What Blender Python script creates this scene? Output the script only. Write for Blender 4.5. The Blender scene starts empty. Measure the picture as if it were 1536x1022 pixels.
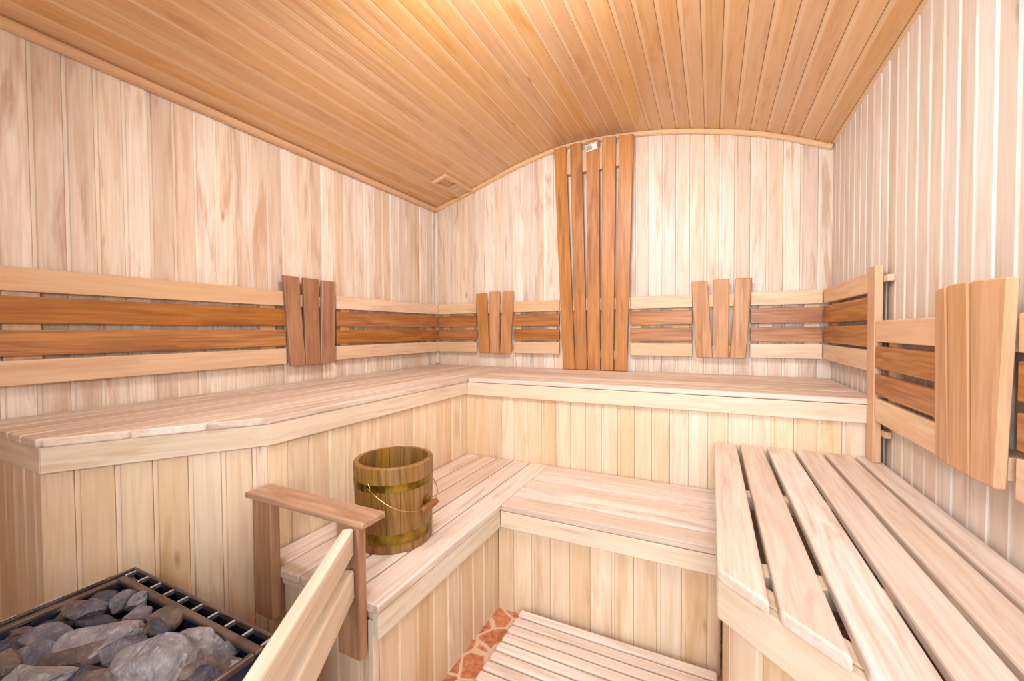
import bpy, math, random
from mathutils import Vector, noise
random.seed(7)
C = bpy.context.scene.collection
V = Vector
X, Y, Z = V((1, 0, 0)), V((0, 1, 0)), V((0, 0, 1))

# ------------------------------------------------------------------ room numbers (metres)
XL, XR, YB, YF = -2.092, 0.600, 2.856, -0.75      # wall faces; the room is open behind the camera
P = 0.083                                         # cladding pitch
CP = [(-2.083, 2.207), (-1.643, 2.338), (-1.379, 2.423), (-1.219, 2.462), (-1.044, 2.499), (-.8, 2.513),
      (-.487, 2.496), (-.195, 2.455), (-.006, 2.412), (.276, 2.338), (.554, 2.218), (.60, 2.196)]
def ceil_z(x):
    def lin(x):
        if x <= CP[0][0]:
            return CP[0][1] + (x - CP[0][0]) * .30
        for (a, za), (b, zb) in zip(CP, CP[1:]):
            if x <= b:
                return za + (zb - za) * (x - a) / (b - a)
        return CP[-1][1] + (x - CP[-1][0]) * -.48
    return sum(lin(x + d) for d in (-.12, -.06, 0, .06, .12)) / 5 + .020

# ------------------------------------------------------------------ materials
def nt(name):
    m = bpy.data.materials.new(name); m.use_nodes = True
    n = m.node_tree; n.nodes.clear()
    out = n.nodes.new('ShaderNodeOutputMaterial'); b = n.nodes.new('ShaderNodeBsdfPrincipled')
    n.links.new(b.outputs[0], out.inputs[0])
    return m, n, b
def node(n, t, **kw):
    o = n.nodes.new(t)
    for k, v in kw.items():
        if isinstance(k, str) and k.startswith('i_'):
            o.inputs[k[2:]].default_value = v
        else:
            setattr(o, k, v)
    return o
def mix(n, fac, a, b, mode='MIX'):
    m = node(n, 'ShaderNodeMix', data_type='RGBA', blend_type=mode)
    for s, val in ((m.inputs[0], fac), (m.inputs[6], a), (m.inputs[7], b)):
        if hasattr(val, 'links') or hasattr(val, 'is_linked'):
            n.links.new(val, s)
        else:
            s.default_value = val if not isinstance(val, tuple) else (*val, 1)
    return m.outputs[2]
def ramp(n, src, *stops):
    r = node(n, 'ShaderNodeValToRGB')
    while len(r.color_ramp.elements) < len(stops):
        r.color_ramp.elements.new(.5)
    for e, (p, c) in zip(r.color_ramp.elements, stops):
        e.position = p; e.color = (c, c, c, 1) if not isinstance(c, tuple) else (*c, 1)
    n.links.new(src, r.inputs[0]); return r.outputs[0]
def maprange(n, src, a, b, c, d):
    m = node(n, 'ShaderNodeMapRange'); n.links.new(src, m.inputs[0])
    for i, v in enumerate((a, b, c, d)): m.inputs[i + 1].default_value = v
    return m.outputs[0]
def srgb(r, g, b):
    f = lambda c: (c / 255 / 12.92) if c / 255 <= .04045 else ((c / 255 + .055) / 1.055) ** 2.4
    return (f(r), f(g), f(b))

def wood(name, base, pale, dark, streak, var=.12, streak_amt=.5, knots=.6, rough=.5, coat=0.0, line=.5, bump=.15, figure=.5, seam_hl=.35):
    m, n, b = nt(name)
    at = node(n, 'ShaderNodeAttribute', attribute_name='g')
    ar = node(n, 'ShaderNodeAttribute', attribute_name='r')
    def sc(x, y, z):
        q = node(n, 'ShaderNodeVectorMath', operation='MULTIPLY'); n.links.new(at.outputs['Vector'], q.inputs[0])
        q.inputs[1].default_value = (x, y, z); return q.outputs[0]
    def nz(vec, s, det, dist=0.0, rough_=.55):
        q = node(n, 'ShaderNodeTexNoise'); n.links.new(vec, q.inputs['Vector'])
        q.inputs['Scale'].default_value = s; q.inputs['Detail'].default_value = det
        q.inputs['Distortion'].default_value = dist; q.inputs['Roughness'].default_value = rough_
        return q.outputs['Fac']
    fine = nz(sc(3.5, 110, 110), 1, 4, .3)
    mid = nz(sc(2.0, 27, 27), 1, 5, 1.2)
    broad = nz(sc(1.5, 13, 13), 1, 5, 1.3, .6)
    wn = node(n, 'ShaderNodeTexWhiteNoise', noise_dimensions='1D'); n.links.new(ar.outputs['Fac'], wn.inputs['W'])
    col = mix(n, ramp(n, wn.outputs['Value'], (.15, 0.0), (.95, 1.0)), base, pale)
    col = mix(n, ramp(n, mid, (.42, 0.0), (.68, figure)), col, dark)
    col = mix(n, ramp(n, fine, (.45, 0.0), (.75, line)), col, dark)
    col = mix(n, ramp(n, broad, (.54, 0.0), (.66, streak_amt)), col, streak)
    ahl = node(n, 'ShaderNodeAttribute', attribute_name='seam_highlight')
    sm_ = node(n, 'ShaderNodeMath', operation='MULTIPLY'); n.links.new(ahl.outputs['Fac'], sm_.inputs[0]); sm_.inputs[1].default_value = seam_hl
    col = mix(n, sm_.outputs[0], col, tuple(min(.86, c ** .8) for c in pale))  # seam strips: edge highlight mixed into the board colour
    # small knots with a dark heart
    vo = node(n, 'ShaderNodeTexVoronoi'); n.links.new(sc(2.6, 9, 9), vo.inputs['Vector']); vo.inputs['Scale'].default_value = 1.0
    wn2 = node(n, 'ShaderNodeSeparateColor'); n.links.new(vo.outputs['Color'], wn2.inputs[0])
    kf = node(n, 'ShaderNodeMath', operation='MULTIPLY')
    n.links.new(ramp(n, vo.outputs['Distance'], (.03, 1.0), (.10, 0.0)), kf.inputs[0])
    n.links.new(ramp(n, wn2.outputs[0], (.72, 0.0), (.74, knots)), kf.inputs[1])
    col = mix(n, kf.outputs[0], col, tuple(c * .45 for c in streak))
    # board to board value
    w3 = node(n, 'ShaderNodeMath', operation='ADD'); n.links.new(ar.outputs['Fac'], w3.inputs[0]); w3.inputs[1].default_value = 3.7
    wn3 = node(n, 'ShaderNodeTexWhiteNoise', noise_dimensions='1D'); n.links.new(w3.outputs[0], wn3.inputs['W'])
    hs = node(n, 'ShaderNodeHueSaturation'); n.links.new(col, hs.inputs['Color'])
    n.links.new(maprange(n, wn3.outputs['Value'], 0, 1, 1 - var, 1 + var), hs.inputs['Value'])
    w4 = node(n, 'ShaderNodeMath', operation='ADD'); n.links.new(ar.outputs['Fac'], w4.inputs[0]); w4.inputs[1].default_value = 9.1
    wn4 = node(n, 'ShaderNodeTexWhiteNoise', noise_dimensions='1D'); n.links.new(w4.outputs[0], wn4.inputs['W'])
    n.links.new(maprange(n, wn4.outputs['Value'], 0, 1, 1 - var * 1.3, 1 + var * 1.3), hs.inputs['Saturation'])
    n.links.new(maprange(n, wn4.outputs['Value'], 0, 1, .5 - var * .05, .5 + var * .05), hs.inputs['Hue'])
    n.links.new(hs.outputs[0], b.inputs['Base Color'])
    n.links.new(maprange(n, mid, .3, .7, rough - .06, rough + .1), b.inputs['Roughness'])
    if coat:
        b.inputs['Coat Weight'].default_value = coat; b.inputs['Coat Roughness'].default_value = .22
    bp = node(n, 'ShaderNodeBump'); bp.inputs['Strength'].default_value = bump; bp.inputs['Distance'].default_value = .0012
    n.links.new(nz(sc(14, 260, 260), 1, 3), bp.inputs['Height']); n.links.new(bp.outputs[0], b.inputs['Normal'])
    return m
def plain(name, col, rough=.5, metal=0.0, bump=0, bscale=60, col2=None, nscale=25):
    m, n, b = nt(name)
    tc = node(n, 'ShaderNodeTexCoord')
    q = node(n, 'ShaderNodeTexNoise'); n.links.new(tc.outputs['Object'], q.inputs[0]); q.inputs['Scale'].default_value = nscale; q.inputs['Detail'].default_value = 5
    n.links.new(mix(n, ramp(n, q.outputs['Fac'], (.35, 0.0), (.68, 1.0)), col, col2 or tuple(c * .8 for c in col)), b.inputs['Base Color'])
    b.inputs['Roughness'].default_value = rough; b.inputs['Metallic'].default_value = metal
    if bump:
        q2 = node(n, 'ShaderNodeTexNoise'); n.links.new(tc.outputs['Object'], q2.inputs[0]); q2.inputs['Scale'].default_value = bscale; q2.inputs['Detail'].default_value = 6
        bp = node(n, 'ShaderNodeBump'); bp.inputs['Strength'].default_value = bump; bp.inputs['Distance'].default_value = .004
        n.links.new(q2.outputs['Fac'], bp.inputs['Height']); n.links.new(bp.outputs[0], b.inputs['Normal'])
    return m

M = {}
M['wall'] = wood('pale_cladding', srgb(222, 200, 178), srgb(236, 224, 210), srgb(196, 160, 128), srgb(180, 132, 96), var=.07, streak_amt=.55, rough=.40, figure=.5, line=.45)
M['wall_right'] = wood('right_wall_cladding', srgb(206, 190, 174), srgb(222, 213, 204), srgb(186, 162, 140), srgb(174, 138, 108), var=.05, streak_amt=.4, rough=.38, figure=.3, line=.35, seam_hl=.95)
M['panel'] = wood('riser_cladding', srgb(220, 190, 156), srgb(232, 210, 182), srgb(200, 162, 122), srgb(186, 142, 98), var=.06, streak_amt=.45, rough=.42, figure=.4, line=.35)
M['ceiling'] = wood('lacquered_ceiling_boards', srgb(212, 164, 112), srgb(218, 174, 126), srgb(190, 136, 84), srgb(176, 116, 64), var=.045, streak_amt=.4, rough=.34, coat=.45, figure=.35, line=.35, seam_hl=.8)
M['trim'] = wood('trim_wood', srgb(216, 172, 128), srgb(224, 186, 146), srgb(196, 148, 104), srgb(182, 126, 84), var=.05, streak_amt=.2, rough=.4)
M['bench'] = wood('bench_wood', srgb(216, 192, 172), srgb(230, 214, 202), srgb(188, 156, 134), srgb(172, 134, 108), var=.06, streak_amt=.5, rough=.5, line=.55, figure=.5)
M['fascia'] = wood('fascia_wood', srgb(220, 198, 172), srgb(232, 218, 198), srgb(198, 168, 136), srgb(188, 146, 108), var=.05, streak_amt=.45, rough=.46, line=.4)
M['rail'] = wood('pale_rail_wood', srgb(216, 178, 138), srgb(226, 198, 166), srgb(196, 152, 110), srgb(184, 132, 90), var=.05, streak_amt=.35, rough=.45, line=.4)
M['brown'] = wood('brown_rail_wood', srgb(176, 116, 60), srgb(188, 130, 72), srgb(138, 80, 32), srgb(112, 62, 22), var=.035, streak_amt=.45, rough=.4, line=.9, knots=.2, figure=.8)
M['fan'] = wood('red_brown_fan_wood', srgb(194, 138, 86), srgb(204, 152, 102), srgb(160, 104, 58), srgb(140, 84, 42), var=.035, streak_amt=.45, rough=.42, line=.6, knots=.2, figure=.6)
M['fan_left'] = wood('rosy_fan_wood', srgb(166, 120, 92), srgb(178, 134, 106), srgb(134, 88, 62), srgb(118, 74, 50), var=.035, streak_amt=.4, rough=.42, line=.6, knots=.2, figure=.6)
M['fan_tall'] = wood('tall_fan_wood', srgb(182, 120, 64), srgb(194, 134, 78), srgb(144, 86, 42), srgb(122, 68, 28), var=.04, streak_amt=.5, rough=.38, line=.6, knots=.2, figure=.65)
M['fan_right'] = wood('tan_fan_wood', srgb(196, 150, 108), srgb(206, 162, 120), srgb(168, 120, 80), srgb(150, 100, 62), var=.03, streak_amt=.4, rough=.42, line=.5, knots=.2, figure=.5)
M['arm'] = wood('armrest_wood', srgb(172, 128, 96), srgb(186, 144, 112), srgb(132, 86, 58), srgb(116, 72, 46), var=.04, streak_amt=.4, rough=.42, line=.65, knots=.2)
M['post'] = wood('post_wood', srgb(204, 158, 116), srgb(212, 170, 130), srgb(182, 130, 88), srgb(166, 112, 72), var=.04, streak_amt=.3, rough=.42, knots=.2)
M['bucket'] = wood('oiled_oak_staves', srgb(150, 108, 50), srgb(160, 118, 58), srgb(92, 56, 20), srgb(74, 44, 16), var=.05, streak_amt=.5, rough=.42, line=.7, knots=.1)
M['grip'] = wood('grip_wood', srgb(136, 84, 48), srgb(148, 94, 56), srgb(90, 50, 24), srgb(84, 46, 22), var=.05, rough=.4)
M['brass'] = plain('aged_brass', srgb(176, 150, 58), .34, .9, col2=srgb(96, 74, 26), nscale=18)
M['wire'] = plain('brass_wire', srgb(214, 190, 116), .28, .9)
M['dark'] = plain('dark_backing', srgb(96, 70, 52), .8)
M['sheet'] = plain('blue_black_sheet_steel', srgb(44, 50, 78), .32, .55, col2=srgb(26, 30, 52), nscale=9)
M['frame'] = plain('heat_stained_steel', srgb(128, 112, 104), .38, .75, bump=.1, col2=srgb(82, 66, 60), nscale=14)
M['shiny'] = plain('bright_steel_edge', srgb(206, 206, 214), .22, .9)
M['plastic'] = plain('cream_plastic', srgb(236, 230, 214), .4)
M['grille'] = plain('grey_grille', srgb(124, 122, 116), .5)
def rock(name, a, b_, c):
    m, n, b = nt(name)
    tc = node(n, 'ShaderNodeTexCoord'); oi = node(n, 'ShaderNodeObjectInfo')
    ad = node(n, 'ShaderNodeVectorMath', operation='ADD'); n.links.new(tc.outputs['Object'], ad.inputs[0]); n.links.new(oi.outputs['Random'], ad.inputs[1])
    def nz(s, d):
        q = node(n, 'ShaderNodeTexNoise'); n.links.new(ad.outputs[0], q.inputs[0]); q.inputs['Scale'].default_value = s; q.inputs['Detail'].default_value = d; q.inputs['Roughness'].default_value = .65
        return q.outputs['Fac']
    col = mix(n, ramp(n, nz(22, 6), (.35, 0.0), (.65, 1.0)), a, b_)
    col = mix(n, ramp(n, nz(75, 5), (.52, 0.0), (.72, .7)), col, c)
    n.links.new(col, b.inputs['Base Color']); b.inputs['Roughness'].default_value = .62
    bp = node(n, 'ShaderNodeBump'); bp.inputs['Strength'].default_value = 1.0; bp.inputs['Distance'].default_value = .006
    n.links.new(nz(90, 8), bp.inputs['Height']); n.links.new(bp.outputs[0], b.inputs['Normal'])
    return m
M['rock_grey'] = rock('grey_peridotite', srgb(114, 106, 112), srgb(80, 74, 84), srgb(150, 142, 144))
M['rock_pale'] = rock('pale_grey_stone', srgb(152, 142, 140), srgb(112, 104, 108), srgb(194, 184, 178))
M['rock_brown'] = rock('rust_brown_stone', srgb(114, 92, 80), srgb(80, 64, 58), srgb(138, 120, 106))
M['rock_dark'] = rock('dark_violet_grey_stone', srgb(78, 71, 80), srgb(50, 45, 56), srgb(106, 98, 104))
# crazy paving terracotta tile
m, n, b = nt('terracotta_crazy_paving_tile')
tc = node(n, 'ShaderNodeTexCoord')
nn = node(n, 'ShaderNodeTexNoise'); n.links.new(tc.outputs['Object'], nn.inputs[0]); nn.inputs['Scale'].default_value = 9
vm = node(n, 'ShaderNodeMix', data_type='VECTOR'); vm.inputs[0].default_value = .04
n.links.new(tc.outputs['Object'], vm.inputs[4]); n.links.new(nn.outputs['Color'], vm.inputs[5])
vo = node(n, 'ShaderNodeTexVoronoi', feature='DISTANCE_TO_EDGE'); n.links.new(vm.outputs[1], vo.inputs['Vector']); vo.inputs['Scale'].default_value = 10.5
vc = node(n, 'ShaderNodeTexVoronoi'); n.links.new(vm.outputs[1], vc.inputs['Vector']); vc.inputs['Scale'].default_value = 10.5
n2 = node(n, 'ShaderNodeTexNoise'); n.links.new(tc.outputs['Object'], n2.inputs[0]); n2.inputs['Scale'].default_value = 60; n2.inputs['Detail'].default_value = 5
sepc = node(n, 'ShaderNodeSeparateColor'); n.links.new(vc.outputs['Color'], sepc.inputs[0])
tcol = mix(n, sepc.outputs[0], srgb(186, 112, 76), srgb(156, 82, 52))
tcol = mix(n, ramp(n, n2.outputs['Fac'], (.42, 0.0), (.62, .6)), tcol, srgb(206, 142, 104))
n.links.new(mix(n, ramp(n, vo.outputs['Distance'], (.045, 0.0), (.075, 1.0)), srgb(206, 172, 140), tcol), b.inputs['Base Color'])
b.inputs['Roughness'].default_value = .35
bp = node(n, 'ShaderNodeBump'); bp.inputs['Strength'].default_value = .5; bp.inputs['Distance'].default_value = .004
n.links.new(ramp(n, vo.outputs['Distance'], (.03, 0.0), (.09, 1.0)), bp.inputs['Height']); n.links.new(bp.outputs[0], b.inputs['Normal'])
M['tile'] = m

# ------------------------------------------------------------------ mesh builder
class MB:
    def __init__(s): s.v = []; s.f = []; s.g = []; s.r = []; s.sm = []; s.pale = set()
    def poly(s, pts, gs, r, smooth=False):
        i = len(s.v); s.v += [tuple(p) for p in pts]; s.f.append(list(range(i, i + len(pts)))); s.g.append([tuple(q) for q in gs]); s.r.append(r); s.sm.append(smooth)
    def rings(s, rings, grings, r, closed=True, caps=True, smooth=False):
        i0 = len(s.v); n_ = len(rings[0])
        for q in rings: s.v += [tuple(p) for p in q]
        for k in range(len(rings) - 1):
            for j in range(n_ if closed else n_ - 1):
                j2 = (j + 1) % n_
                a, b_, c, d = (k, j), (k, j2), (k + 1, j2), (k + 1, j)
                s.f.append([i0 + q[0] * n_ + q[1] for q in (a, b_, c, d)]); s.g.append([tuple(grings[q[0]][q[1]]) for q in (a, b_, c, d)]); s.r.append(r); s.sm.append(smooth)
        if caps:
            s.f.append([i0 + j for j in reversed(range(n_))]); s.g.append([tuple(grings[0][j]) for j in reversed(range(n_))]); s.r.append(r); s.sm.append(False)
            k = len(rings) - 1
            s.f.append([i0 + k * n_ + j for j in range(n_)]); s.g.append([tuple(grings[k][j]) for j in range(n_)]); s.r.append(r); s.sm.append(False)
    def board(s, o, U, Vv, W, w, t, u0, u1, bev=.003, r=None, seg=2):
        """board: origin o, length along U (u0..u1, each a number or a pair for its two edges), width w along Vv, thickness t along W"""
        o, U, Vv, W = V(o), V(U), V(Vv), V(W)
        if not isinstance(u0, tuple): u0 = (u0, u0)
        if not isinstance(u1, tuple): u1 = (u1, u1)
        r = random.random() * 50 if r is None else r
        off = V((random.random() * 40, random.random() * 40, random.random() * 40))
        sec = []
        for cx, cy, a0 in ((bev, bev, 180), (w - bev, bev, 270), (w - bev, t - bev, 0), (bev, t - bev, 90)):
            for k in range(seg + 1):
                a = math.radians(a0 + 90 * k / seg); sec.append((cx + bev * math.cos(a), cy + bev * math.sin(a)))
        cvx, cvy = w / 2, t / 2
        def ring(end, du, ins):
            ps, gs = [], []
            for (x, y) in sec:
                x2 = x + (ins if x < cvx else -ins) * 1; y2 = y + (ins if y < cvy else -ins)
                e = u0 if end == 0 else u1
                u = e[0] + (e[1] - e[0]) * x2 / w + (du if end == 0 else -du)
                ps.append(o + U * u + Vv * x2 + W * y2); gs.append(V((u, x2, y2)) + off)
            return ps, gs
        R = [ring(0, 0, bev * .8), ring(0, bev * .35, bev * .25), ring(0, bev, 0), ring(1, bev, 0), ring(1, bev * .35, bev * .25), ring(1, 0, bev * .8)]
        if U.cross(Vv).dot(W) < 0:
            R = [(list(reversed(a)), list(reversed(b_))) for a, b_ in R]
        s.rings([q[0] for q in R], [q[1] for q in R], r)
        return s
    def box(s, a, b_, bev=.002, axis=None, r=None):
        d = [b_[i] - a[i] for i in range(3)]
        ax = axis if axis is not None else max(range(3), key=lambda i: d[i])
        E = [X, Y, Z]; o = V(a); i1, i2 = [i for i in range(3) if i != ax]
        if d[i1] < d[i2]: i1, i2 = i2, i1
        return s.board(o, E[ax], E[i1], E[i2], d[i1], d[i2], 0, d[ax], min(bev, d[i2] * .45), r)
    def build(s, name, mat, parent=None, loc=None):
        me = bpy.data.meshes.new(name)
        base = V(loc) if loc is not None else (V(parent.location) if parent else V((0, 0, 0)))
        if parent and parent.parent: base = V(parent.parent.location) + V(parent.location)
        if loc is not None and parent: base = V(parent.location) + V(loc)
        me.from_pydata([tuple(V(p) - base) for p in s.v], [], s.f)
        ag = me.attributes.new('g', 'FLOAT_VECTOR', 'CORNER'); ar = me.attributes.new('r', 'FLOAT', 'FACE')
        flat = [c for f in s.g for q in f for c in q]
        ag.data.foreach_set('vector', flat); ar.data.foreach_set('value', s.r)
        if s.pale:
            ap = me.attributes.new('seam_highlight', 'FLOAT', 'FACE'); ap.data.foreach_set('value', [1.0 if i in s.pale else 0.0 for i in range(len(s.f))])
        me.polygons.foreach_set('use_smooth', s.sm)
        me.materials.append(mat); me.update()
        o = bpy.data.objects.new(name, me); C.objects.link(o)
        if parent: o.parent = parent
        if loc is not None: o.location = loc
        elif not parent: pass
        return o
def tag(o, label, cat, group=None, kind=None):
    if label: o['label'] = label
    if cat: o['category'] = cat
    if group: o['group'] = group
    if kind: o['kind'] = kind
    return o
def thing(name, label, cat, loc=(0, 0, 0), group=None):
    o = bpy.data.objects.new(name, None); C.objects.link(o); o.location = loc; o.empty_display_size = .1
    return tag(o, label, cat, group)
def struct(o, label=None):
    o['kind'] = 'structure'
    if label: o['label'] = label
    return o
def tube(mb, pts, rad, seg=8, r=0, caps=True):
    pts = [V(p) for p in pts]; rings, gr = [], []
    prev = None
    for i, p in enumerate(pts):
        t = (pts[min(i + 1, len(pts) - 1)] - pts[max(i - 1, 0)]).normalized()
        a = prev if prev else (Z if abs(t.z) < .9 else X)
        a = (a - t * a.dot(t)).normalized(); prev = a; b_ = t.cross(a)
        q = rad[i] if isinstance(rad, (list, tuple)) else rad
        rings.append([p + (a * math.cos(6.2832 * k / seg) + b_ * math.sin(6.2832 * k / seg)) * q for k in range(seg)])
        gr.append([V((i * .02, k * .01, 0)) for k in range(seg)])
    mb.rings(rings, gr, r, caps=caps, smooth=True); return mb

# ------------------------------------------------------------------ cladding: boards with a recessed tongue strip beside each, painted pale as edge highlight
def clad(mb, o, U, Vv, W, length, ztop, pitch=P, start=0.0, z0=0.0, d=.0045, strip=.011, flip=False):
    """U runs across the boards, Vv along them, W out of the wall; ztop(s) gives the top"""
    o, U, Vv, W = V(o), V(U), V(Vv), V(W)
    prof = [(0, -.0075), (.0008, -d), (strip, -d), (strip + .001, -.0018), (strip + .003, 0), (pitch - .003, 0), (pitch - .0008, -.0016), (pitch, -.0075)]
    if flip: prof = [(pitch - a, b_) for a, b_ in reversed(prof)]
    s0 = start
    while s0 < length:
        off = V((random.random() * 40, random.random() * 40, 0)); r = random.random() * 50
        hgt = 4
        for (a, wa), (b_, wb) in zip(prof, prof[1:]):
            a1, b1 = max(0, min(length, s0 + a)), max(0, min(length, s0 + b_))
            if b1 - a1 < 1e-6: continue
            ta, tb = ztop(a1), ztop(b1)
            za, zb = (z0(a1), z0(b1)) if callable(z0) else (z0, z0)
            pts = [o + U * a1 + Vv * za + W * wa, o + U * b1 + Vv * zb + W * wb, o + U * b1 + Vv * tb + W * wb, o + U * a1 + Vv * ta + W * wa]
            gs = [V((za, a, 0)) + off, V((zb, b_, 0)) + off, V((tb, b_, 0)) + off, V((ta, a, 0)) + off]
            if U.cross(Vv).dot(W) < 0: pts.reverse(); gs.reverse()
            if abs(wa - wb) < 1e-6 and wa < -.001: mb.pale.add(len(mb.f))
            mb.poly(pts, gs, r)
        s0 += pitch
    return mb
def slab(mb, pts, W, t, r=1):
    """solid slab behind a face: polygon pts pushed along -W by t"""
    W = V(W); a = [V(p) - W * .0107 for p in pts]; b_ = [V(p) - W * t for p in pts]
    g = [V((p.x, p.y, p.z)) for p in a]
    mb.rings([b_, a], [g, g], r)

# ------------------------------------------------------------------ the shell
w = MB()
LB = XR - XL
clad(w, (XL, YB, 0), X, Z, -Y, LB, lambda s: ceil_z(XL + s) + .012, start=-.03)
N_ = 30
slab(w, [V((XL - .04 + (LB + .08) * i / N_, YB, ceil_z(XL + (LB) * i / N_) + .03)) for i in range(N_ + 1)] + [V((XR + .04, YB, -.05)), V((XL - .04, YB, -.05))], -Y, .05)
struct(w.build('wall_back', M['wall']))
w = MB()
clad(w, (XL, YF, 0), Y, Z, X, YB - YF, lambda s: ceil_z(XL) + .01, start=-.021)
slab(w, [V((XL, YF, -.05)), V((XL, YB + .04, -.05)), V((XL, YB + .04, ceil_z(XL) + .03)), V((XL, YF, ceil_z(XL) + .03))], X, .05)
struct(w.build('wall_left', M['wall']))
w = MB()
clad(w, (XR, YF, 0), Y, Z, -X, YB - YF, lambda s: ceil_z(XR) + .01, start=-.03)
slab(w, [V((XR, YF, -.05)), V((XR, YF, ceil_z(XR) + .03)), V((XR, YB + .04, ceil_z(XR) + .03)), V((XR, YB + .04, -.05))], -X, .05)
struct(w.build('wall_right', M['wall_right']))
w = MB(); DX = -.32
clad(w, (XL, YF, 0), X, Z, Y, DX - XL, lambda s: ceil_z(XL + s) + .012, start=-.03)
w2 = [V((XL - .04, YF, -.05)), V((DX, YF, -.05)), V((DX, YF, 1.95)), V((XR + .04, YF, 1.95))]
slab(w, w2[:1] + [w2[1], w2[2], V((DX, YF, ceil_z(DX) + .03))] + [V((XL - .04 + (DX - XL + .04) * (1 - i / 20), YF, ceil_z(XL - .04 + (DX - XL + .04) * (1 - i / 20)) + .03)) for i in range(1, 21)], Y, .05)
clad(w, (DX, YF, 1.95), X, Z, Y, XR - DX, lambda s: ceil_z(DX + s) + .012 - 1.95, start=-.03)
slab(w, [V((DX, YF, 1.95)), V((XR + .04, YF, 1.95))] + [V((XR + .04 - (XR + .04 - DX) * i / 16, YF, ceil_z(XR + .04 - (XR + .04 - DX) * i / 16) + .03)) for i in range(17)], Y, .05)
struct(w.build('wall_front', M['wall']))
# ceiling: boards across the arch
w = MB()
x = XL - .005; rows = []
while x < XR + .02:
    rows.append(x)
    dx = .01; s_ = 0
    while s_ < P:
        s_ += math.hypot(.002, ceil_z(x + .002) - ceil_z(x)); x += .002
for a, b_ in zip(rows, rows[1:] + [x]):
    pa, pb = V((a, 0, ceil_z(a))), V((b_, 0, ceil_z(b_)))
    U = (pb - pa); L_ = U.length; U.normalize(); Nn = V((U.z, 0, -U.x))
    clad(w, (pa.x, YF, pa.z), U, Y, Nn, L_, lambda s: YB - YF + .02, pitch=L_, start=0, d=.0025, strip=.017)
slab(w, [V((XL - .04 + (LB + .08) * i / 40, YF, ceil_z(XL - .04 + (LB + .08) * i / 40) + .012)) for i in range(41)] + [V((XR + .04, YF, 2.75)), V((XL - .04, YF, 2.75))], Y, -(YB - YF + .05))
struct(w.build('ceiling', M['ceiling']))
# floor
w = MB(); w.box((XL - .05, YF, -.06), (XR + .05, YB + .05, 0), .001, axis=0)
struct(w.build('floor', M['tile']))
# trims: arch moulding, left moulding, corner bead
w = MB(); n_ = 48; sec = [(0, 0), (0, .020), (.004, .026), (.012, .027), (.020, .022), (.026, .012), (.026, .003), (.024, 0)]
rings, gr = [], []
for i in range(n_ + 1):
    x = XL + .004 + (LB - .008) * i / n_; z = ceil_z(x) - .0005
    sl = (ceil_z(x + .01) - ceil_z(x - .01)) / .02; q = math.sqrt(1 + sl * sl)
    rings.append([V((x + b_ * sl / q, YB - a, z - b_ / q)) for a, b_ in sec]); gr.append([V((x, a, b_)) for a, b_ in sec])
w.rings(rings, gr, 3.3, smooth=False); struct(w.build('trim_1', M['trim']))
w = MB(); rings, gr = [], []
for yy in (YF, YB - .02):
    rings.append([V((XL + a * 1.3, yy, ceil_z(XL + .01) - .002 - b_ * 1.2)) for a, b_ in sec]); gr.append([V((yy, a, b_)) for a, b_ in sec])
w.rings(rings, gr, 4.4); struct(w.build('trim_2', M['trim']))
w = MB(); w.box((XL + .001, YB - .028, .93), (XL + .026, YB - .001, 2.19), .005); struct(w.build('trim_3', M['wall']))

# ------------------------------------------------------------------ benches
ZU, ZM, ZR = .922, .466, .687
def boards(parent, spec, mat, name='seat_board'):
    out = []
    for k in spec:
        mb = MB(); mb.board(**k); out.append(mb.build(name, mat, parent))
    return out
# upper left bench
t = thing('upper_bench', 'high pale wooden bench along the left wall with a cut-off corner above the stove', 'bench', (-1.7, 1.6, 0))
FX, FY = -1.303, 2.073
def diag(xx): return max(.42, min(.86, .42 + (xx + 1.60) * (.44 / .297)))
spec = []
xx = FX; pitch = .0985
while xx > XL + .03:
    x1 = xx; x0 = max(XL + .012, xx - pitch + .005)
    spec.append(dict(o=(x0, 0, ZU - .024), U=Y, Vv=X, W=Z, w=x1 - x0, t=.024, u0=(diag(x0) - .004, diag(x1) - .004), u1=YB - .013, bev=.005))
    xx -= pitch
boards(t, spec, M['bench'])
w = MB(); w.board((FX - .004, 0, .826), Y, -Z * -1, -X, .072, .02, .862, FY - .0, .003); w.build('fascia', M['fascia'], t)
dv = V((-1.60 - (-1.307), .425 - .862, 0)); dl = dv.length; du = dv.normalized(); dn = V((-du.y, du.x, 0))
if dn.x < 0: dn = -dn
w = MB(); w.board(V((-1.307, .862, .826)), du, Z, -dn, .072, .02, 0, dl, .003); w.build('fascia', M['fascia'], t)
w = MB(); w.board((-1.602, .425, .826), -X, Z, Y, .072, .02, .0, XL * -1 - 1.602 - .012, .003); w.build('fascia', M['fascia'], t)
for ya, xe in ((.56, -1.56), (1.4, FX - .03)):
    w = MB(); w.box((XL + .013, ya, .861), (xe, ya + .04, ZU - .025)); w.build('cross_batten', M['fascia'], t)
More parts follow.
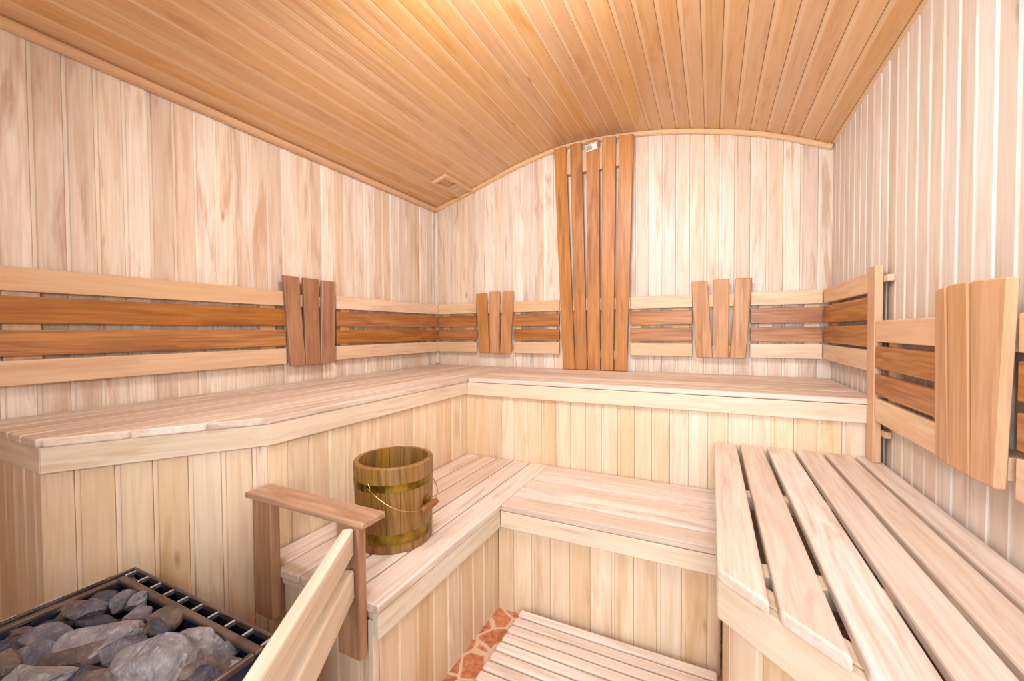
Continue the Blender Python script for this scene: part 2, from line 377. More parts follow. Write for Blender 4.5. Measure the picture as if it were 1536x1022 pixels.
# cladding under it: straight part, diagonal part, end part
RX, RY = -1.322, 2.092
w = MB(); clad(w, (RX, .862, 0), Y, Z, X, RY - .862, lambda s: .86, start=-.01)
w.box((RX - .03, .862, .0), (RX - .0107, RY + .03, .86), axis=2); w.build('front_panel', M['panel'], t)
w = MB(); o0 = V((RX, .862, 0)) ; L2 = dl - .005
clad(w, o0 + du * L2, -du, Z, dn, L2, lambda s: .86, start=-.02)
slab(w, [o0 + du * L2, o0, o0 + Z * .86, o0 + du * L2 + Z * .86], dn, .03); w.build('front_panel', M['panel'], t)
e0 = o0 + du * L2
w = MB(); clad(w, (XL + .013, e0.y, 0), X, Z, -Y, e0.x - XL - .013, lambda s: .86, start=-.03, pitch=.075)
slab(w, [V((XL + .013, e0.y, 0)), e0, e0 + Z * .86, V((XL + .013, e0.y, .86))], -Y, .03); w.build('end_panel', M['panel'], t)
# upper back bench
t = thing('upper_bench', 'high pale wooden bench running along the back wall under the tall brown fan', 'bench', (-.3, 2.5, 0))
spec = []
yy = FY; pitch = .0985
while yy < YB - .03:
    y1 = min(YB - .012, yy + pitch - .005)
    spec.append(dict(o=(0, yy, ZU - .024), U=X, Vv=Y, W=Z, w=y1 - yy, t=.024, u0=FX + .004, u1=XR - .012, bev=.004)); yy += pitch
boards(t, spec, M['bench'])
w = MB(); w.board((FX - .004, FY + .002, .822), X, Z, Y, .074, .019, .0, XR - .013 - FX, .003); w.build('fascia', M['fascia'], t)
w = MB(); clad(w, (RX + .002, RY, 0), X, Z, -Y, XR - .013 - RX, lambda s: .86, start=-.015, pitch=.0825)
slab(w, [V((RX, RY, 0)), V((XR - .013, RY, 0)), V((XR - .013, RY, .86)), V((RX, RY, .86))], -Y, .03); w.build('front_panel', M['panel'], t)
for xa_ in (-.9, 0):
    w = MB(); w.box((xa_, RY + .04, .861), (xa_ + .04, YB - .02, ZU - .025)); w.build('cross_batten', M['fascia'], t)
# lower left bench
LX, LY, LE = -.800, 1.527, .815
t = thing('lower_bench', 'low slatted bench beside the left riser with the wooden bucket standing on it', 'bench', (-1.05, 1.4, 0))
spec = []
x0 = RX + .008; pitch = (LX - x0) / 5
for k in range(5):
    spec.append(dict(o=(x0 + k * pitch, 0, ZM - .026), U=Y, Vv=X, W=Z, w=pitch - .008 if k < 4 else pitch, t=.026, u0=LE, u1=RY - .006, bev=.004))
boards(t, spec, M['bench'])
w = MB(); w.board((LX - .002, 0, .368), Y, Z, -X, .070, .022, LE + .005, LY + .0, .003); w.build('fascia', M['fascia'], t)
w = MB(); clad(w, (LX - .026, LE + .03, 0), Y, Z, X, LY - LE - .006, lambda s: .438, start=-.01)
w.box((LX - .055, LE + .035, 0), (LX - .0335, LY + .05, .438), axis=2); w.build('front_panel', M['panel'], t)
w = MB(); clad(w, (RX + .014, LE + .03, 0), X, Z, -Y, LX - .026 - RX - .014, lambda s: .415, start=-.01)
slab(w, [V((RX + .014, LE + .03, 0)), V((LX - .027, LE + .03, 0)), V((LX - .027, LE + .03, .415)), V((RX + .014, LE + .03, .415))], -Y, .03); w.build('end_panel', M['panel'], t)
w = MB(); w.box((RX + .012, LE + .012, .413), (LX - .026, LE + .034, .439), .003); w.box((LX - .045, LE + .006, .0), (LX - .024, LE + .029, .412), .003); w.build('end_trim', M['fascia'], t)
# lower back bench
t = thing('lower_bench', 'low pale wooden bench across the back between the bucket bench and the slatted right bench', 'bench', (-.4, 1.8, 0))
spec = []
pitch = (RY - .006 - LY) / 5.0
for k in range(5):
    spec.append(dict(o=(0, LY + k * pitch, ZM - .026), U=X, Vv=Y, W=Z, w=pitch - .006, t=.026, u0=LX + .003, u1=.022, bev=.003))
boards(t, spec, M['bench'])
w = MB(); w.board((LX - .002, LY + .001, .368), X, Z, Y, .070, .02, .0, .824, .003); w.build('fascia', M['fascia'], t)
w = MB(); clad(w, (LX - .026, LY + .024, 0), X, Z, -Y, .85, lambda s: .438, start=-.01, pitch=.0825)
slab(w, [V((LX - .03, LY + .024, 0)), V((.03, LY + .024, 0)), V((.03, LY + .024, .438)), V((LX - .03, LY + .024, .438))], -Y, .025); w.build('front_panel', M['panel'], t)
# right bench
t = thing('slatted_bench', 'broad right-hand bench of six spaced pale slats with a cut-off front corner', 'bench', (.3, 1.3, 0))
DB = 1.0    # diagonal x + y = DB - offset at the top
def dy(xx): return .988 - xx * .985
spec = []
edges = [(.012, .100), (.114, .200), (.216, .307), (.321, .407), (.421, .508), (.522, .590)]
for a, b_ in edges:
    spec.append(dict(o=(a, 0, ZR - .027), U=Y, Vv=X, W=Z, w=b_ - a, t=.027, u0=(dy(a), dy(b_)), u1=RY - .004, bev=.006))
boards(t, spec, M['bench'], 'slat')
dd = V((1, -.985, 0)).normalized(); dn2 = V((-dd.y, dd.x, 0)); dn2 = -dn2 if dn2.y > 0 else dn2
f0_ = V((.012, .99, 0))
w = MB(); w.board(f0_ + Z * .57, dd, Z, -dn2, .088, .022, 0, .80, .004); w.build('fascia', M['fascia'], t)
w = MB(); w.board((.012, 0, .57), Y, Z, X, .088, .022, .992, RY - .004, .004); w.build('fascia', M['fascia'], t)
for ya in (1.52, 1.04):
    w = MB(); w.box((.037, ya, .615), (XR - .013, ya + .055, ZR - .0275), .003); w.build('cross_batten', M['fascia'], t)
w = MB(); w.board(f0_ - dn2 * .024 + Z * .605, dd, Z, -dn2, .054, .045, .04, .72, .003); w.build('cross_batten', M['fascia'], t)
w = MB(); q0 = f0_ - dn2 * .022 + V((.008, 0, 0))
clad(w, q0, dd, Z, dn2, .745, lambda s: .60, start=-.012)
slab(w, [q0, q0 + dd * .745, q0 + dd * .745 + Z * .6, q0 + Z * .6], dn2, .03); w.build('front_panel', M['panel'], t)
w = MB(); clad(w, (.036, .99, 0), Y, Z, -X, LY + .024 - .99, lambda s: .60, start=-.012)
w.box((.048, 1.0, 0), (.06, LY + .02, .6), axis=2); w.build('side_panel', M['panel'], t)

# ------------------------------------------------------------------ backrests
def rails(name_label, axis, a, b_, plane, sgn, zs, battens, top_a=None, mats=None, inset=0.0):
    """four horizontal rails between a and b_ on a wall; plane = wall coordinate, sgn = direction out of the wall"""
    loc = (0, 0, 0)
    ctr = (a + b_) / 2
    loc = (plane, ctr, zs[0][0]) if axis == 'y' else (ctr, plane, zs[0][0])
    t = thing('backrest', name_label, 'backrest', loc)
    for i, (z0, z1) in enumerate(zs):
        mb = MB(); brown = i in (1, 2)
        if axis == 'y': mb.board((plane + sgn * .024, 0, z0), Y, Z, X * sgn, z1 - z0, .021, a, b_, .003)
        else: mb.board((0, plane + sgn * .024, z0), X, Z, Y * sgn, z1 - z0, .021, a, b_, .003)
        ob = mb.build('rail', M['brown'] if brown else M['rail'], t)
        ob['label'] = 'brown inner rail' if brown else 'pale outer rail'
    for (c0, c1) in battens:
        mb = MB()
        if axis == 'y':
            lo, hi = sorted((plane + sgn * .0005, plane + sgn * .0235)); mb.box((lo, c0, zs[0][0] + .005), (hi, c1, zs[-1][1] - .005), .002)
        else:
            lo, hi = sorted((plane + sgn * .0005, plane + sgn * .0235)); mb.box((c0, lo, zs[0][0] + .005), (c1, hi, zs[-1][1] - .005), .002)
        mb.build('batten', M['rail'], t)
    return t
ZH = [(1.030, 1.113), (1.126, 1.214), (1.234, 1.325), (1.341, 1.421)]
rails('long backrest of pale and brown rails on the left wall, above the cut-off bench end', 'y', -.35, 1.452, XL, 1, ZH, [(-.2, -.12), (.478, .565), (1.326, 1.408)])
rails('backrest of four rails on the left wall between its wooden fan and the room corner', 'y', 1.783, YB - .003, XL, 1, ZH, [(1.832, 1.90), (2.688, 2.767)])
rails('short backrest on the back wall between the left corner and the nearest small fan', 'x', XL + .048, -1.682, YB, -1, ZH, [(-2.013, -1.946), (-1.804, -1.715)])
rails('short backrest on the back wall between a small fan and the tall fan', 'x', -1.352, -.990, YB, -1, ZH, [(-1.345, -1.30), (-1.085, -1.015)])
rails('short backrest on the back wall just right of the tall brown fan', 'x', -.490, -.112, YB, -1, ZH, [(-.482, -.426), (-.232, -.13)])
rails('backrest on the back wall between the right small fan and the right-hand corner', 'x', .204, XR - .048, YB, -1, ZH, [(.247, .317), (.469, .545)])
rails('high backrest on the right wall between the back corner and the upright post', 'y', 2.086, YB - .048, XR, -1, ZH, [(2.12, 2.18), (2.66, 2.74)])
ZL = [(.850, .935), (.951, 1.028), (1.050, 1.132), (1.149, 1.230)]
rails('low backrest on the right wall between the upright post and the broad curved fan', 'y', 1.490, 1.998, XR, -1, ZL, [(1.54, 1.60), (1.88, 1.94)])
rails('low backrest on the right wall at the photo edge, nearest the viewer past the fan', 'y', .1, 1.192, XR, -1, ZL, [(.98, 1.05), (.2, .27)])
# upright post
t = thing('upright_post', 'slim wooden post standing on the slatted bench where the two right backrests meet', 'post', (.57, 2.04, ZR))
w = MB(); w.board((.552, 2.002, ZR + .0005), Z, Y, X, .080, .026, 0, .752, .003); w.build('post', M['post'], t)
for y0_, z0_ in ((1.965, 1.375), (1.97, .79)):
    w = MB(); w.box((.5785, y0_, z0_), (XR - .001, 2.083, z0_ + .025), .002); w.build('cleat', M['rail'], t)

# ------------------------------------------------------------------ fans of upright boards
def fan(label, axis, plane, sgn, tops, bots, zt, zb, mat, n_cleats=2, cleat_z=None, bulge=0.0, name='wall_fan', group=None, t_=.02, zbs=None, off=.045):
    ctr = (tops[0][0] + tops[-1][1]) / 2
    loc = (plane, ctr, zb) if axis == 'y' else (ctr, plane, zb)
    t = thing(name, label, 'wall decoration', loc, group)
    for i, ((a, b_), (c, d)) in enumerate(zip(tops, bots)):
        mb = MB(); r = random.random() * 50; o_ = V((random.random() * 40,) * 3)
        nseg = 8; rings, gr = [], []
        bev = .003
        z_t = zt[i] if isinstance(zt, list) else (zt, zt)
        z_b = zb if not zbs else zbs[i]
        lo_d, hi_d = off, off + t_
        def sec(x0, x1, ins, z0v, z1v):
            pts = []
            for (s, dep) in ((x0 + ins + bev, lo_d + ins), (x1 - ins - bev, lo_d + ins), (x1 - ins, lo_d + bev), (x1 - ins, hi_d - bev), (x1 - ins - bev, hi_d - ins), (x0 + ins + bev, hi_d - ins), (x0 + ins, hi_d - bev), (x0 + ins, lo_d + bev)):
                f = (s - x0) / (x1 - x0); zz = z0v + (z1v - z0v) * f
                bl = bulge * (1 - ((s - ctr) / (tops[-1][1] - ctr)) ** 2)
                dd_ = dep + bl
                p = V((plane + sgn * dd_, s, zz)) if axis == 'y' else V((s, plane + sgn * dd_, zz))
                pts.append((p, V((zz, s, dep)) + o_))
            return pts
        for k in range(nseg + 1):
            f = k / nseg
            x0, x1 = c + (a - c) * f, d + (b_ - d) * f
            za = z_b + (z_t[0] - z_b) * f; zz = z_b + (z_t[1] - z_b) * f
            if k in (0, nseg):
                e = .003 if k == 0 else -.003
                S1 = sec(x0, x1, .002, za, zz); S2 = sec(x0, x1, 0, za + e, zz + e)
                for S in ((S1, S2) if k == 0 else (S2, S1)):
                    rings.append([q[0] for q in S]); gr.append([q[1] for q in S])
            else:
                S = sec(x0, x1, 0, za, zz); rings.append([q[0] for q in S]); gr.append([q[1] for q in S])
        if (axis == 'y') == (sgn < 0): 
            pass
        mb.rings(rings, gr, r); mb.build('blade', mat, t)
    for (c0, c1, z0, z1) in (cleat_z or []):
        mb = MB(); lo, hi = sorted((plane + sgn * .0005, plane + sgn * (off - .0005)))
        if axis == 'y': mb.box((lo, c0, z0), (hi, c1, z1), .002)
        else: mb.box((c0, lo, z0), (c1, hi, z1), .002)
        mb.build('cleat', M['rail'], t)
    return t
fan('small three-board brown fan on the left wall breaking the long backrest', 'y', XL, 1, [(1.428, 1.521), (1.546, 1.646), (1.668, 1.764)], [(1.463, 1.552), (1.555, 1.648), (1.650, 1.746)],
    [(1.502, 1.502), (1.502, 1.502), (1.500, 1.500)], 1.016, M['fan_left'], cleat_z=[(1.4575, 1.74, 1.341, 1.405), (1.4675, 1.735, 1.05, 1.10)])
fan('small three-board fan on the back wall nearest the left corner', 'x', YB, -1, [(-1.671, -1.577), (-1.553, -1.46), (-1.434, -1.344)], [(-1.643, -1.555), (-1.550, -1.466), (-1.461, -1.374)],
    [(1.492, 1.499), (1.504, 1.504), (1.502, 1.500)], 1.027, M['fan'], cleat_z=[(-1.665, -1.360, 1.341, 1.41), (-1.64, -1.375, 1.05, 1.10)])
fan('small three-board fan on the back wall right of the tall fan', 'x', YB, -1, [(-.117, -.026), (.003, .090), (.125, .211)], [(-.087, .003), (.005, .090), (.095, .180)],
    [(1.496, 1.500), (1.503, 1.503), (1.504, 1.503)], 1.027, M['fan'], cleat_z=[(-.105, .198, 1.341, 1.415), (-.09, .18, 1.05, 1.10)])
tb = [(-1.017, -.929), (-.899, -.816), (-.782, -.694), (-.672, -.580), (-.559, -.465)]
bb = [(-.955, -.868), (-.864, -.779), (-.775, -.689), (-.682, -.599), (-.592, -.511)]
ft = fan('tall five-board dark brown fan rising from the back bench to the ceiling', 'x', YB, -1, tb, bb, [(ceil_z(a) - .030, ceil_z(b_) - .030) for a, b_ in tb], .925, M['fan_tall'],
    cleat_z=[(-1.0, -.48, 2.30, 2.45), (-.985, -.492, 1.34, 1.42), (-.96, -.515, 1.0, 1.06)])
fan('broad bulging three-board fan on the right wall between the low backrests', 'y', XR, -1, [(1.186, 1.290), (1.305, 1.395), (1.412, 1.487)], [(1.207, 1.281), (1.284, 1.370), (1.373, 1.463)],
    [(1.303, 1.306), (1.306, 1.307), (1.304, 1.302)], .862, M['fan_right'], bulge=.012, cleat_z=[(1.215, 1.465, 1.15, 1.22), (1.215, 1.45, .88, .93)], t_=.02)

# thermometer / sensor box at the top of the tall fan
t = thing('sensor_box', 'small cream plastic box with a grey grille at the top of the tall brown fan', 'sensor', (-.741, YB - .066, 2.44))
def rot_box(mb, c, hw, hd, hh, ang, bev=.002):
    c = V(c); U = V((math.cos(ang), 0, math.sin(ang))); W2 = V((-math.sin(ang), 0, math.cos(ang)))
    mb.board(c - W2 * hh - Y * hd, U, W2, Y, 2 * hh, 2 * hd, -hw, hw, bev)
ang = .16; c0 = V((-.741, YB - .075, 2.443))
w = MB(); rot_box(w, c0, .040, .0095, .024, ang, .003); w.build('housing', M['plastic'], t)
w = MB(); U_ = V((math.cos(ang), 0, math.sin(ang)))
for k in range(6): rot_box(w, c0 + U_ * (-.034 + .0068 * k) - Y * .0100, .0019, .0012, .019, ang, .0004)
w.build('grille', M['grille'], t)
w = MB(); rot_box(w, c0 + U_ * .022 - Y * .0100, .015, .0008, .018, ang, .0004); w.build('cover', M['plastic'], t)

# ceiling vent: a sliding hatch between two runners
t = thing('ceiling_vent', 'small wooden sliding vent frame on the ceiling near the back left corner', 'vent', (-1.79, 2.66, 2.30))
xa, xb = -1.85, -1.722; sl = (ceil_z(xb) - ceil_z(xa)) / (xb - xa); q = math.sqrt(1 + sl * sl)
U_ = V((1, 0, sl)) / q; Nd = V((sl, 0, -1)) / q
o_ = V((xa, 0, ceil_z(xa)))
Lw = (xb - xa) * q
w = MB()
w.board(o_ + Nd * .001, Y, U_, Nd, .022, .022, 2.47, YB - .03, .002); w.board(o_ + U_ * (Lw - .022) + Nd * .001, Y, U_, Nd, .022, .022, 2.47, YB - .03, .002)
w.board(o_ + Nd * .001 + Y * 2.47, U_, Y, Nd, .024, .022, .0225, Lw - .0225, .002)
w.build('frame', M['rail'], t)
w = MB(); w.board(o_ + Nd * .001 + Y * 2.65, U_, Y, Nd, .17, .008, .022, Lw - .022, .002); w.build('slider', M['rail'], t)

# ------------------------------------------------------------------ armrest and guard rail by the stove
t = thing('guard_rail', 'brown wooden armrest on two short posts with pale guard slats beside the stove', 'railing', (-1.05, .79, .32))
w = MB(); w.board((0, .783, .681), X, Y, Z, .085, .017, -1.318, -.818, .003); w.build('armrest', M['arm'], t)
w = MB(); w.board((-1.285, .786, .322), Z, X, Y, .088, .030, 0, .3585, .003); w.build('post', M['arm'], t)
w = MB(); w.board((-.919, .786, .322), Z, X, Y, .083, .0265, 0, .3585, .003); w.build('post', M['arm'], t)
gd = V((.515, -.857, 0)).normalized(); gn = V((.857, .515, 0)).normalized()
for (z0, z1) in ((.610, .6805), (.492, .570)):
    e = V((-.851, .785, 0))
    mb = MB(); mb.board(e + Z * z0, gd, Z, -gn, z1 - z0, .028, (0.0, 0.0), .95, .005)
    # start the slat flush against the post face
    mb.v = [(p[0], min(p[1], .7858), p[2]) for p in mb.v]
    mb.build('slat', M['fascia'], t)

# ------------------------------------------------------------------ bucket
BX, BY = -1.022, 1.13
t = thing('wooden_bucket', 'brown oak stave bucket with brass hoops standing on the low left bench', 'bucket', (BX, BY, ZM))
H_ = .285; r0, r1 = .130, .137; NS = 18
bc = V((BX, BY, ZM + .001))
w = MB()
for k in range(NS):
    a0, a1 = 2 * math.pi * (k + .012) / NS, 2 * math.pi * (k + .988) / NS
    off = V((random.random() * 40, random.random() * 40, 0)); r = random.random() * 50
    sg = 4; rings, gr = [], []
    for z_, rr in ((0, r0), (.003, r0 + .001), (H_ - .004, r1), (H_, r1 - .002)):
        ins = .002 if z_ in (0, H_) else 0
        th = .017
        pts, gs = [], []
        for j in range(sg + 1):
            a = a0 + (a1 - a0) * j / sg; cv = .0012 if j in (0, sg) else 0
            pts.append(bc + V((math.cos(a) * (rr - cv), math.sin(a) * (rr - cv), z_))); gs.append(V((z_, rr * a, 0)) + off)
        for j in range(sg, -1, -1):
            a = a0 + (a1 - a0) * j / sg
            pts.append(bc + V((math.cos(a) * (rr - th + ins), math.sin(a) * (rr - th + ins), z_))); gs.append(V((z_, rr * a, .02)) + off)
        rings.append(pts); gr.append(gs)
    w.rings(rings, gr, r)
body = w.build('staves', M['bucket'], t)
w = MB(); ringp = lambda rr, z_: [bc + V((math.cos(6.2832 * k / 36) * rr, math.sin(6.2832 * k / 36) * rr, z_)) for k in range(36)]
rs = [ringp(r0 - .016, .02), ringp(r0 - .016, .035)]; w.rings(rs, rs, 2.2); w.build('bucket_bottom', M['bucket'], t)
for z0, z1 in ((.028, .064), (.205, .229)):
    rr = lambda z_: r0 + (r1 - r0) * z_ / H_ + .0015
    w = MB(); rings = [ringp(rr(z0) - .002, z0), ringp(rr(z0), z0), ringp(rr(z1), z1), ringp(rr(z1) - .002, z1)]
    w.rings(rings, rings, 1, caps=False, smooth=False); w.v = w.v
    ho = w.build('hoop', M['brass'], t)
# the ears sit where the wire hangs; the bail hangs down on the right front side
def polar(a, rr, z_): return bc + V((math.cos(a) * rr, math.sin(a) * rr, z_))
aE1, aE2 = math.radians(-85), math.radians(95)
zE = .222
for aE in (aE1, aE2):
    w = MB(); ct = polar(aE, r1 + .004, zE); tn = V((-math.sin(aE), math.cos(aE), 0))
    tube(w, [ct + tn * .010 * math.cos(q) + Z * .012 * math.sin(q) for q in [i * math.pi / 6 for i in range(-2, 9)]], .0022, 6); w.build('ear', M['wire'], t)
E1, E2 = polar(aE1, r1 + .006, zE), polar(aE2, r1 + .006, zE)
axis = (E2 - E1).normalized(); mid_ = (E1 + E2) / 2
side = axis.cross(Z).normalized()
if side.dot(V((1, -.3, 0))) < 0: side = -side
# bail plane tips outward and down until the grip leans on the staves
Rb = (E2 - E1).length / 2
phi = math.radians(-33); dr = side * math.cos(phi) + Z * math.sin(phi)
pts = []
for k in range(0, 25):
    a = math.pi * k / 24
    pts.append(mid_ - axis * Rb * math.cos(a) + dr * (.172 * math.sin(a) ** .62 if 0 < k < 24 else 0))
w = MB(); tube(w, pts, .0019, 6); w.build('bail', M['wire'], t)
gm = mid_ + dr * .172
w = MB(); tube(w, [gm + axis * s for s in (-.047, -.045, -.03, 0, .03, .045, .047)], [.006, .0105, .0125, .0135, .0125, .0105, .006], 14); gr_ = w.build('grip', M['grip'], t)
# small metal medallion on the staves
aM = math.radians(4); cM = polar(aM, r0 + .0062, .150); nM = V((math.cos(aM), math.sin(aM), 0)); tM = V((-math.sin(aM), math.cos(aM), 0))
w = MB()
rg = lambda s, d: [cM + nM * d + (tM * math.cos(6.2832 * k / 24) + Z * math.sin(6.2832 * k / 24)) * s for k in range(24)]
rings = [rg(.019, -.006), rg(.019, .0005), rg(.017, .002), rg(.015, .0012), rg(.004, .0016)]; w.rings(rings, rings, 1); w.build('medallion', M['brass'], t)

# ------------------------------------------------------------------ floor duckboard
t = thing('duckboard', 'pale slatted wooden duckboard lying on the terracotta tiles', 'floor grate', (-.34, 1.2, 0))
yy = 1.515; k = 0
while yy > .35:
    mb = MB(); mb.board((-.700, yy - .040, .030), X, Y, Z, .040, .022, 0, .72 if yy > .98 else .72, .005); mb.build('slat', M['bench'], t); yy -= .0475; k += 1
w = MB()
for xx in (-.62, -.36, -.08): w.box((xx, .35, .0005), (xx + .05, 1.50, .0298), .003)
w.build('runner', M['bench'], t)

# ------------------------------------------------------------------ stove
SX0, SX1, SY0, SY1, SZ = -1.374, -.79, .02, .532, .58
t = thing('sauna_stove', 'dark steel stove with a railed rim, heaped with grey stones', 'stove', ((SX0 + SX1) / 2, (SY0 + SY1) / 2, 0))
w = MB()
def wallbox(mb, x0, x1, y0, y1, z0, z1, th):
    mb.box((x0, y0, z0), (x1, y0 + th, z1), .001); mb.box((x0, y1 - th, z0), (x1, y1, z1), .001)
    mb.box((x0, y0 + th, z0), (x0 + th, y1 - th, z1), .001); mb.box((x1 - th, y0 + th, z0), (x1, y1 - th, z1), .001)
wallbox(w, SX0, SX1, SY0, SY1, .10, SZ - .004, .0025); w.build('outer_casing', M['sheet'], t)
w = MB(); wallbox(w, SX0 + .038, SX1 - .012, SY0 + .034, SY1 - .040, .12, SZ - .012, .0025); w.box((SX0 + .04, SY0 + .036, .36), (SX1 - .014, SY1 - .042, .365), .001); w.build('stone_basket', M['sheet'], t)
w = MB()
w.box((SX0 - .002, SY1 - .008, SZ - .014), (SX1, SY1, SZ), .002); w.box((SX0 + .02, SY1 - .048, SZ - .012), (SX1, SY1 - .030, SZ), .004)
w.box((SX0 - .002, SY0, SZ - .014), (SX0 + .006, SY1 - .008, SZ), .002); w.box((SX0 + .022, SY0, SZ - .012), (SX0 + .036, SY1 - .048, SZ), .003)
w.box((SX1 - .012, SY0, SZ - .014), (SX1, SY1 - .048, SZ), .003); w.box((SX0, SY0, SZ - .014), (SX1 - .012, SY0 + .02, SZ), .002)
w.build('rim', M['frame'], t)
nx = 9
for k in range(nx + 1):
    xk = SX0 + .022 + (SX1 - .012 - SX0 - .022) * k / nx
    w = MB(); w.box((xk - .003, SY1 - .030, SZ - .010), (xk + .003, SY1 - .008, SZ - .0005), .001); w.build('divider', M['shiny'], t)
for k in range(7):
    yk = SY1 - .06 - .075 * k
    w = MB(); w.box((SX0 - .001, yk - .050, SZ + .0003), (SX0 + .0055, yk, SZ + .0035), .0008); w.build('edge_strip', M['shiny'], t)
w = MB()
for xq in (SX0 + .02, SX1 - .05):
    for yq in (SY0 + .02, SY1 - .05): w.box((xq, yq, 0), (xq + .03, yq + .03, .102), .003)
w.build('foot', M['sheet'], t)

# camera (needed here to put stones where they lie in the heap)
a_, f_, pt, rl, Hc = .4525, 617.4, .0236, -.0064, 1.2
f0 = V((-math.sin(a_), math.cos(a_), 0)); r0v = V((math.cos(a_), math.sin(a_), 0)); d0 = V((0, 0, -1))
Fw = f0 * math.cos(pt) + d0 * math.sin(pt); Dn = d0 * math.cos(pt) - f0 * math.sin(pt)
Rt = r0v * math.cos(rl) - Dn * math.sin(rl); Dd = r0v * math.sin(rl) + Dn * math.cos(rl)
cam = bpy.data.cameras.new('camera'); co = bpy.data.objects.new('camera', cam); C.objects.link(co)
from mathutils import Matrix
Up = -Dd; Bk = -Fw
co.matrix_world = Matrix(((Rt.x, Up.x, Bk.x, 0), (Rt.y, Up.y, Bk.y, 0), (Rt.z, Up.z, Bk.z, Hc), (0, 0, 0, 1)))
cam.sensor_width = 36; cam.sensor_fit = 'HORIZONTAL'; cam.lens = f_ / 1536 * 36; cam.clip_start = .02
bpy.context.scene.camera = co

def stone(px, py, z, wx, hy, ang, mat, label, group=None, seed=0, sub=3):
    ang *= .6
    """angular rock whose top middle lies at height z; wx, hy its size in the heap"""
    rnd = random.Random(seed)
    d = Fw + Rt * ((px - 768) / f_) + Dd * ((py - 511) / f_)
    tt = (z - Hc) / d.z; c = V((0, 0, Hc)) + d * tt
    L_ = wx / 770 / 2 * .92; B_ = hy / 700 / 2 * .92
    Hh = min(L_, B_) * rnd.uniform(.75, .95)
    import bmesh
    bm = bmesh.new(); bmesh.ops.create_icosphere(bm, subdivisions=sub + 1, radius=1.0)
    planes = []
    for k in range(10):
        nrm = V((rnd.gauss(0, 1), rnd.gauss(0, 1), rnd.gauss(0, 1))).normalized(); planes.append((nrm, rnd.uniform(.46, .78)))
    so = V((rnd.random() * 50, rnd.random() * 50, rnd.random() * 50))
    e1 = (r0v * math.cos(ang) + f0 * math.sin(ang)); e2 = (f0 * math.cos(ang) - r0v * math.sin(ang))
    e1.z += rnd.uniform(-.2, .2); e1.normalize()
    for v in bm.verts:
        p = v.co.copy()
        for nrm, dd_ in planes:
            k = p.dot(nrm) - dd_
            if k > 0: p -= nrm * k
        p *= 1.38
        p += v.co * (noise.fractal(v.co * 2.3 + so, .8, 2.2, 6) * .07)
        p += v.co * (noise.noise(V((v.co.x * 3, v.co.y * 3, v.co.z * 14)) + so) * .035)
        v.co = e1 * (p.x * L_) + e2 * (p.y * B_) + Z * (p.z * Hh)
    me = bpy.data.meshes.new('sauna_stone'); bm.to_mesh(me); bm.free(); me.materials.append(mat)
    o = bpy.data.objects.new('sauna_stone', me); C.objects.link(o); o.location = c - Z * Hh * .55
    return tag(o, label, 'stone', group)
G = 'stones heaped on the stove'
T_ = math.radians
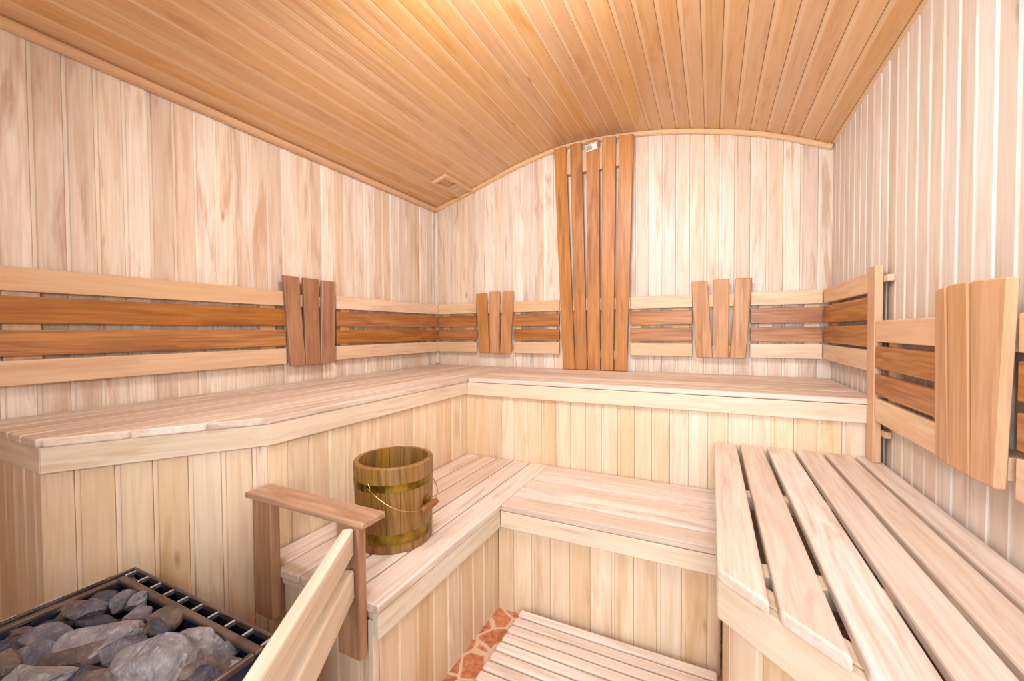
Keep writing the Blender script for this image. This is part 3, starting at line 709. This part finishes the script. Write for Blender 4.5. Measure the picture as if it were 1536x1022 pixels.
ST = [  # u, v, z, w, h, angle, tone, label
    (172, 874, .585, 74, 36, 5, 'rock_brown', 'rust-brown stone tucked into the back corner of the stove rim'),
    (86, 914, .590, 92, 34, 36, 'rock_brown', 'long brown stone slanting along the left stove rim'),
    (122, 912, .600, 54, 34, 30, 'rock_grey', 'grey stone beside the long brown one at the left rim'),
    (158, 901, .585, 44, 32, 0, 'rock_dark', 'violet-grey stone left of the two small blocks near the back corner'),
    (182, 898, .600, 30, 34, 0, 'rock_grey', 'small square dark grey stone touching the tan one'),
    (206, 896, .600, 36, 28, -5, 'rock_pale', 'tan speckled stone near the back corner of the stove'),
    (206, 921, .600, 40, 28, 5, 'rock_grey', 'grey block stone directly below the tan speckled one'),
    (83, 936, .570, 56, 32, 20, 'rock_dark', 'dark stone in shadow under the long brown one'),
    (26, 946, .590, 54, 24, 18, 'rock_brown', 'flat brownish stone near the left photo edge, next to the rim'),
    (36, 959, .585, 52, 36, 20, 'rock_dark', 'dark purple-grey block below the flat brownish stone at left'),
    (2, 966, .585, 34, 30, 0, 'rock_grey', 'grey stone cut by the left edge of the photo'),
    (147, 951, .615, 88, 54, 15, 'rock_pale', 'broad pale crusty stone in the middle of the heap'),
    (140, 926, .575, 60, 26, 10, 'rock_dark', 'dark stone just behind the broad pale crusty one'),
    (178, 965, .605, 46, 56, 40, 'rock_grey', 'smooth grey-brown stone between the pale crusty one and the biggest stone'),
    (86, 948, .600, 66, 32, 25, 'rock_grey', 'grey-brown stone left of the broad pale crusty one'),
    (108, 984, .600, 84, 34, 28, 'rock_brown', 'long dark brown stone below the pale crusty one'),
    (72, 985, .590, 40, 36, 0, 'rock_grey', 'small blue-grey stone beside the long dark brown one'),
    (12, 994, .600, 44, 42, 0, 'rock_brown', 'reddish brown stone at the left photo edge'),
    (46, 978, .600, 60, 34, 30, 'rock_grey', 'grey band-shaped stone right of the reddish brown one'),
    (50, 1014, .620, 104, 36, 8, 'rock_pale', 'long pale stone at the bottom left of the photo'),
    (137, 990, .580, 54, 30, 30, 'rock_dark', 'blue-black stone in the gap left of the biggest stone'),
    (120, 1010, .600, 58, 30, 10, 'rock_dark', 'violet stone right of the long pale bottom-left stone'),
    (150, 1020, .605, 44, 24, 0, 'rock_brown', 'brownish stone at the bottom photo edge left of the biggest stone'),
    (174, 1004, .590, 30, 46, 0, 'rock_dark', 'narrow violet stone touching the left side of the biggest stone'),
    (230, 982, .630, 92, 96, 42, 'rock_pale', 'biggest stone of the heap, light grey with a flat slanting face'),
    (205, 945, .600, 40, 32, 30, 'rock_brown', 'small tan and dark stone above the biggest stone'),
    (247, 918, .605, 54, 38, -15, 'rock_brown', 'dark brown-grey stone leaning on the inner back rail'),
    (236, 938, .590, 46, 26, 0, 'rock_dark', 'small dark stone under the one leaning on the back rail'),
    (293, 970, .610, 66, 54, 10, 'rock_pale', 'pale rounded stone right of the biggest stone'),
    (339, 976, .590, 34, 30, -20, 'rock_grey', 'small grey stone near the right corner of the stove'),
    (302, 1003, .605, 88, 38, 22, 'rock_brown', 'broad brownish stone in front of the pale rounded one'),
    (348, 993, .595, 32, 18, 10, 'rock_pale', 'tiny light stone by the right stove rim'),
    (282, 1017, .610, 66, 26, 5, 'rock_dark', 'dark grainy stone at the bottom edge below the broad brownish one'),
]
for i, (u, v, z, ww, hh, an, mt, lb) in enumerate(ST):
    stone(u, v, .574 + (z - .6) * .8, ww * (1.03 if ww > 75 else 1.12), hh * 1.1, T_(an), M[mt], lb, G, seed=100 + i)
rr_ = random.Random(5)
GL = 'dark stone of the lower layer glimpsed between the larger stones'
for i in range(46):
    xq = rr_.uniform(SX0 + .075, SX1 - .055); yq = rr_.uniform(.10, SY1 - .085)
    p = V((xq, yq, .515 + rr_.uniform(-.015, .01))); dd_ = p - V((0, 0, Hc)); k = dd_.dot(Fw)
    u = 768 + f_ * dd_.dot(Rt) / k; v = 511 + f_ * dd_.dot(Dd) / k
    if not (-40 < u < 380 and 860 < v < 1060): continue
    stone(u, v, p.z, rr_.uniform(38, 54), rr_.uniform(30, 44), rr_.uniform(-1, 1), M[rr_.choice(['rock_dark', 'rock_grey', 'rock_brown'])], GL, 'lower stones in the stove', seed=500 + i, sub=2)

# ------------------------------------------------------------------ light
wd = bpy.data.worlds.new('world'); bpy.context.scene.world = wd; wd.use_nodes = True
bg = wd.node_tree.nodes['Background']; bg.inputs[0].default_value = (.80, .90, 1.0, 1); bg.inputs[1].default_value = 1.5
def area(name, loc, target, size, sizey, power, col):
    l = bpy.data.lights.new(name, 'AREA'); l.shape = 'RECTANGLE'; l.size = size; l.size_y = sizey; l.energy = power; l.color = col
    o = bpy.data.objects.new(name, l); C.objects.link(o); o.location = loc
    o.rotation_euler = (V(target) - V(loc)).to_track_quat('-Z', 'Y').to_euler(); return o
dl_ = area('rear_fill_light', (.14, -.78, 1.25), (.42, 2.0, .60), .8, 1.4, 24, (.78, .89, 1.0)); dl_.data.spread = math.radians(130)  # unseen area lamp added for cool light from behind the camera
area('lamp_light', (-.55, .98, 2.33), (-.90, 2.9, .9), .6, .3, 25, (.97, .975, .98))
area('bench_fill_light', (.15, .62, 2.22), (.25, 1.0, .7), .3, .3, 8, (.86, .93, 1.0))  # unseen lamp added to whiten the right bench top
area('left_fill_light', (-.35, -.35, 1.45), (-1.5, 1.5, 2.25), .4, .3, 11, (1.0, .985, .95))  # unseen fill added to brighten the left wall and ceiling
vs = bpy.context.scene.view_settings; vs.view_transform = 'Standard'; vs.look = 'None'; vs.exposure = 0.14; vs.gamma = 1.0; vs.use_curve_mapping = False
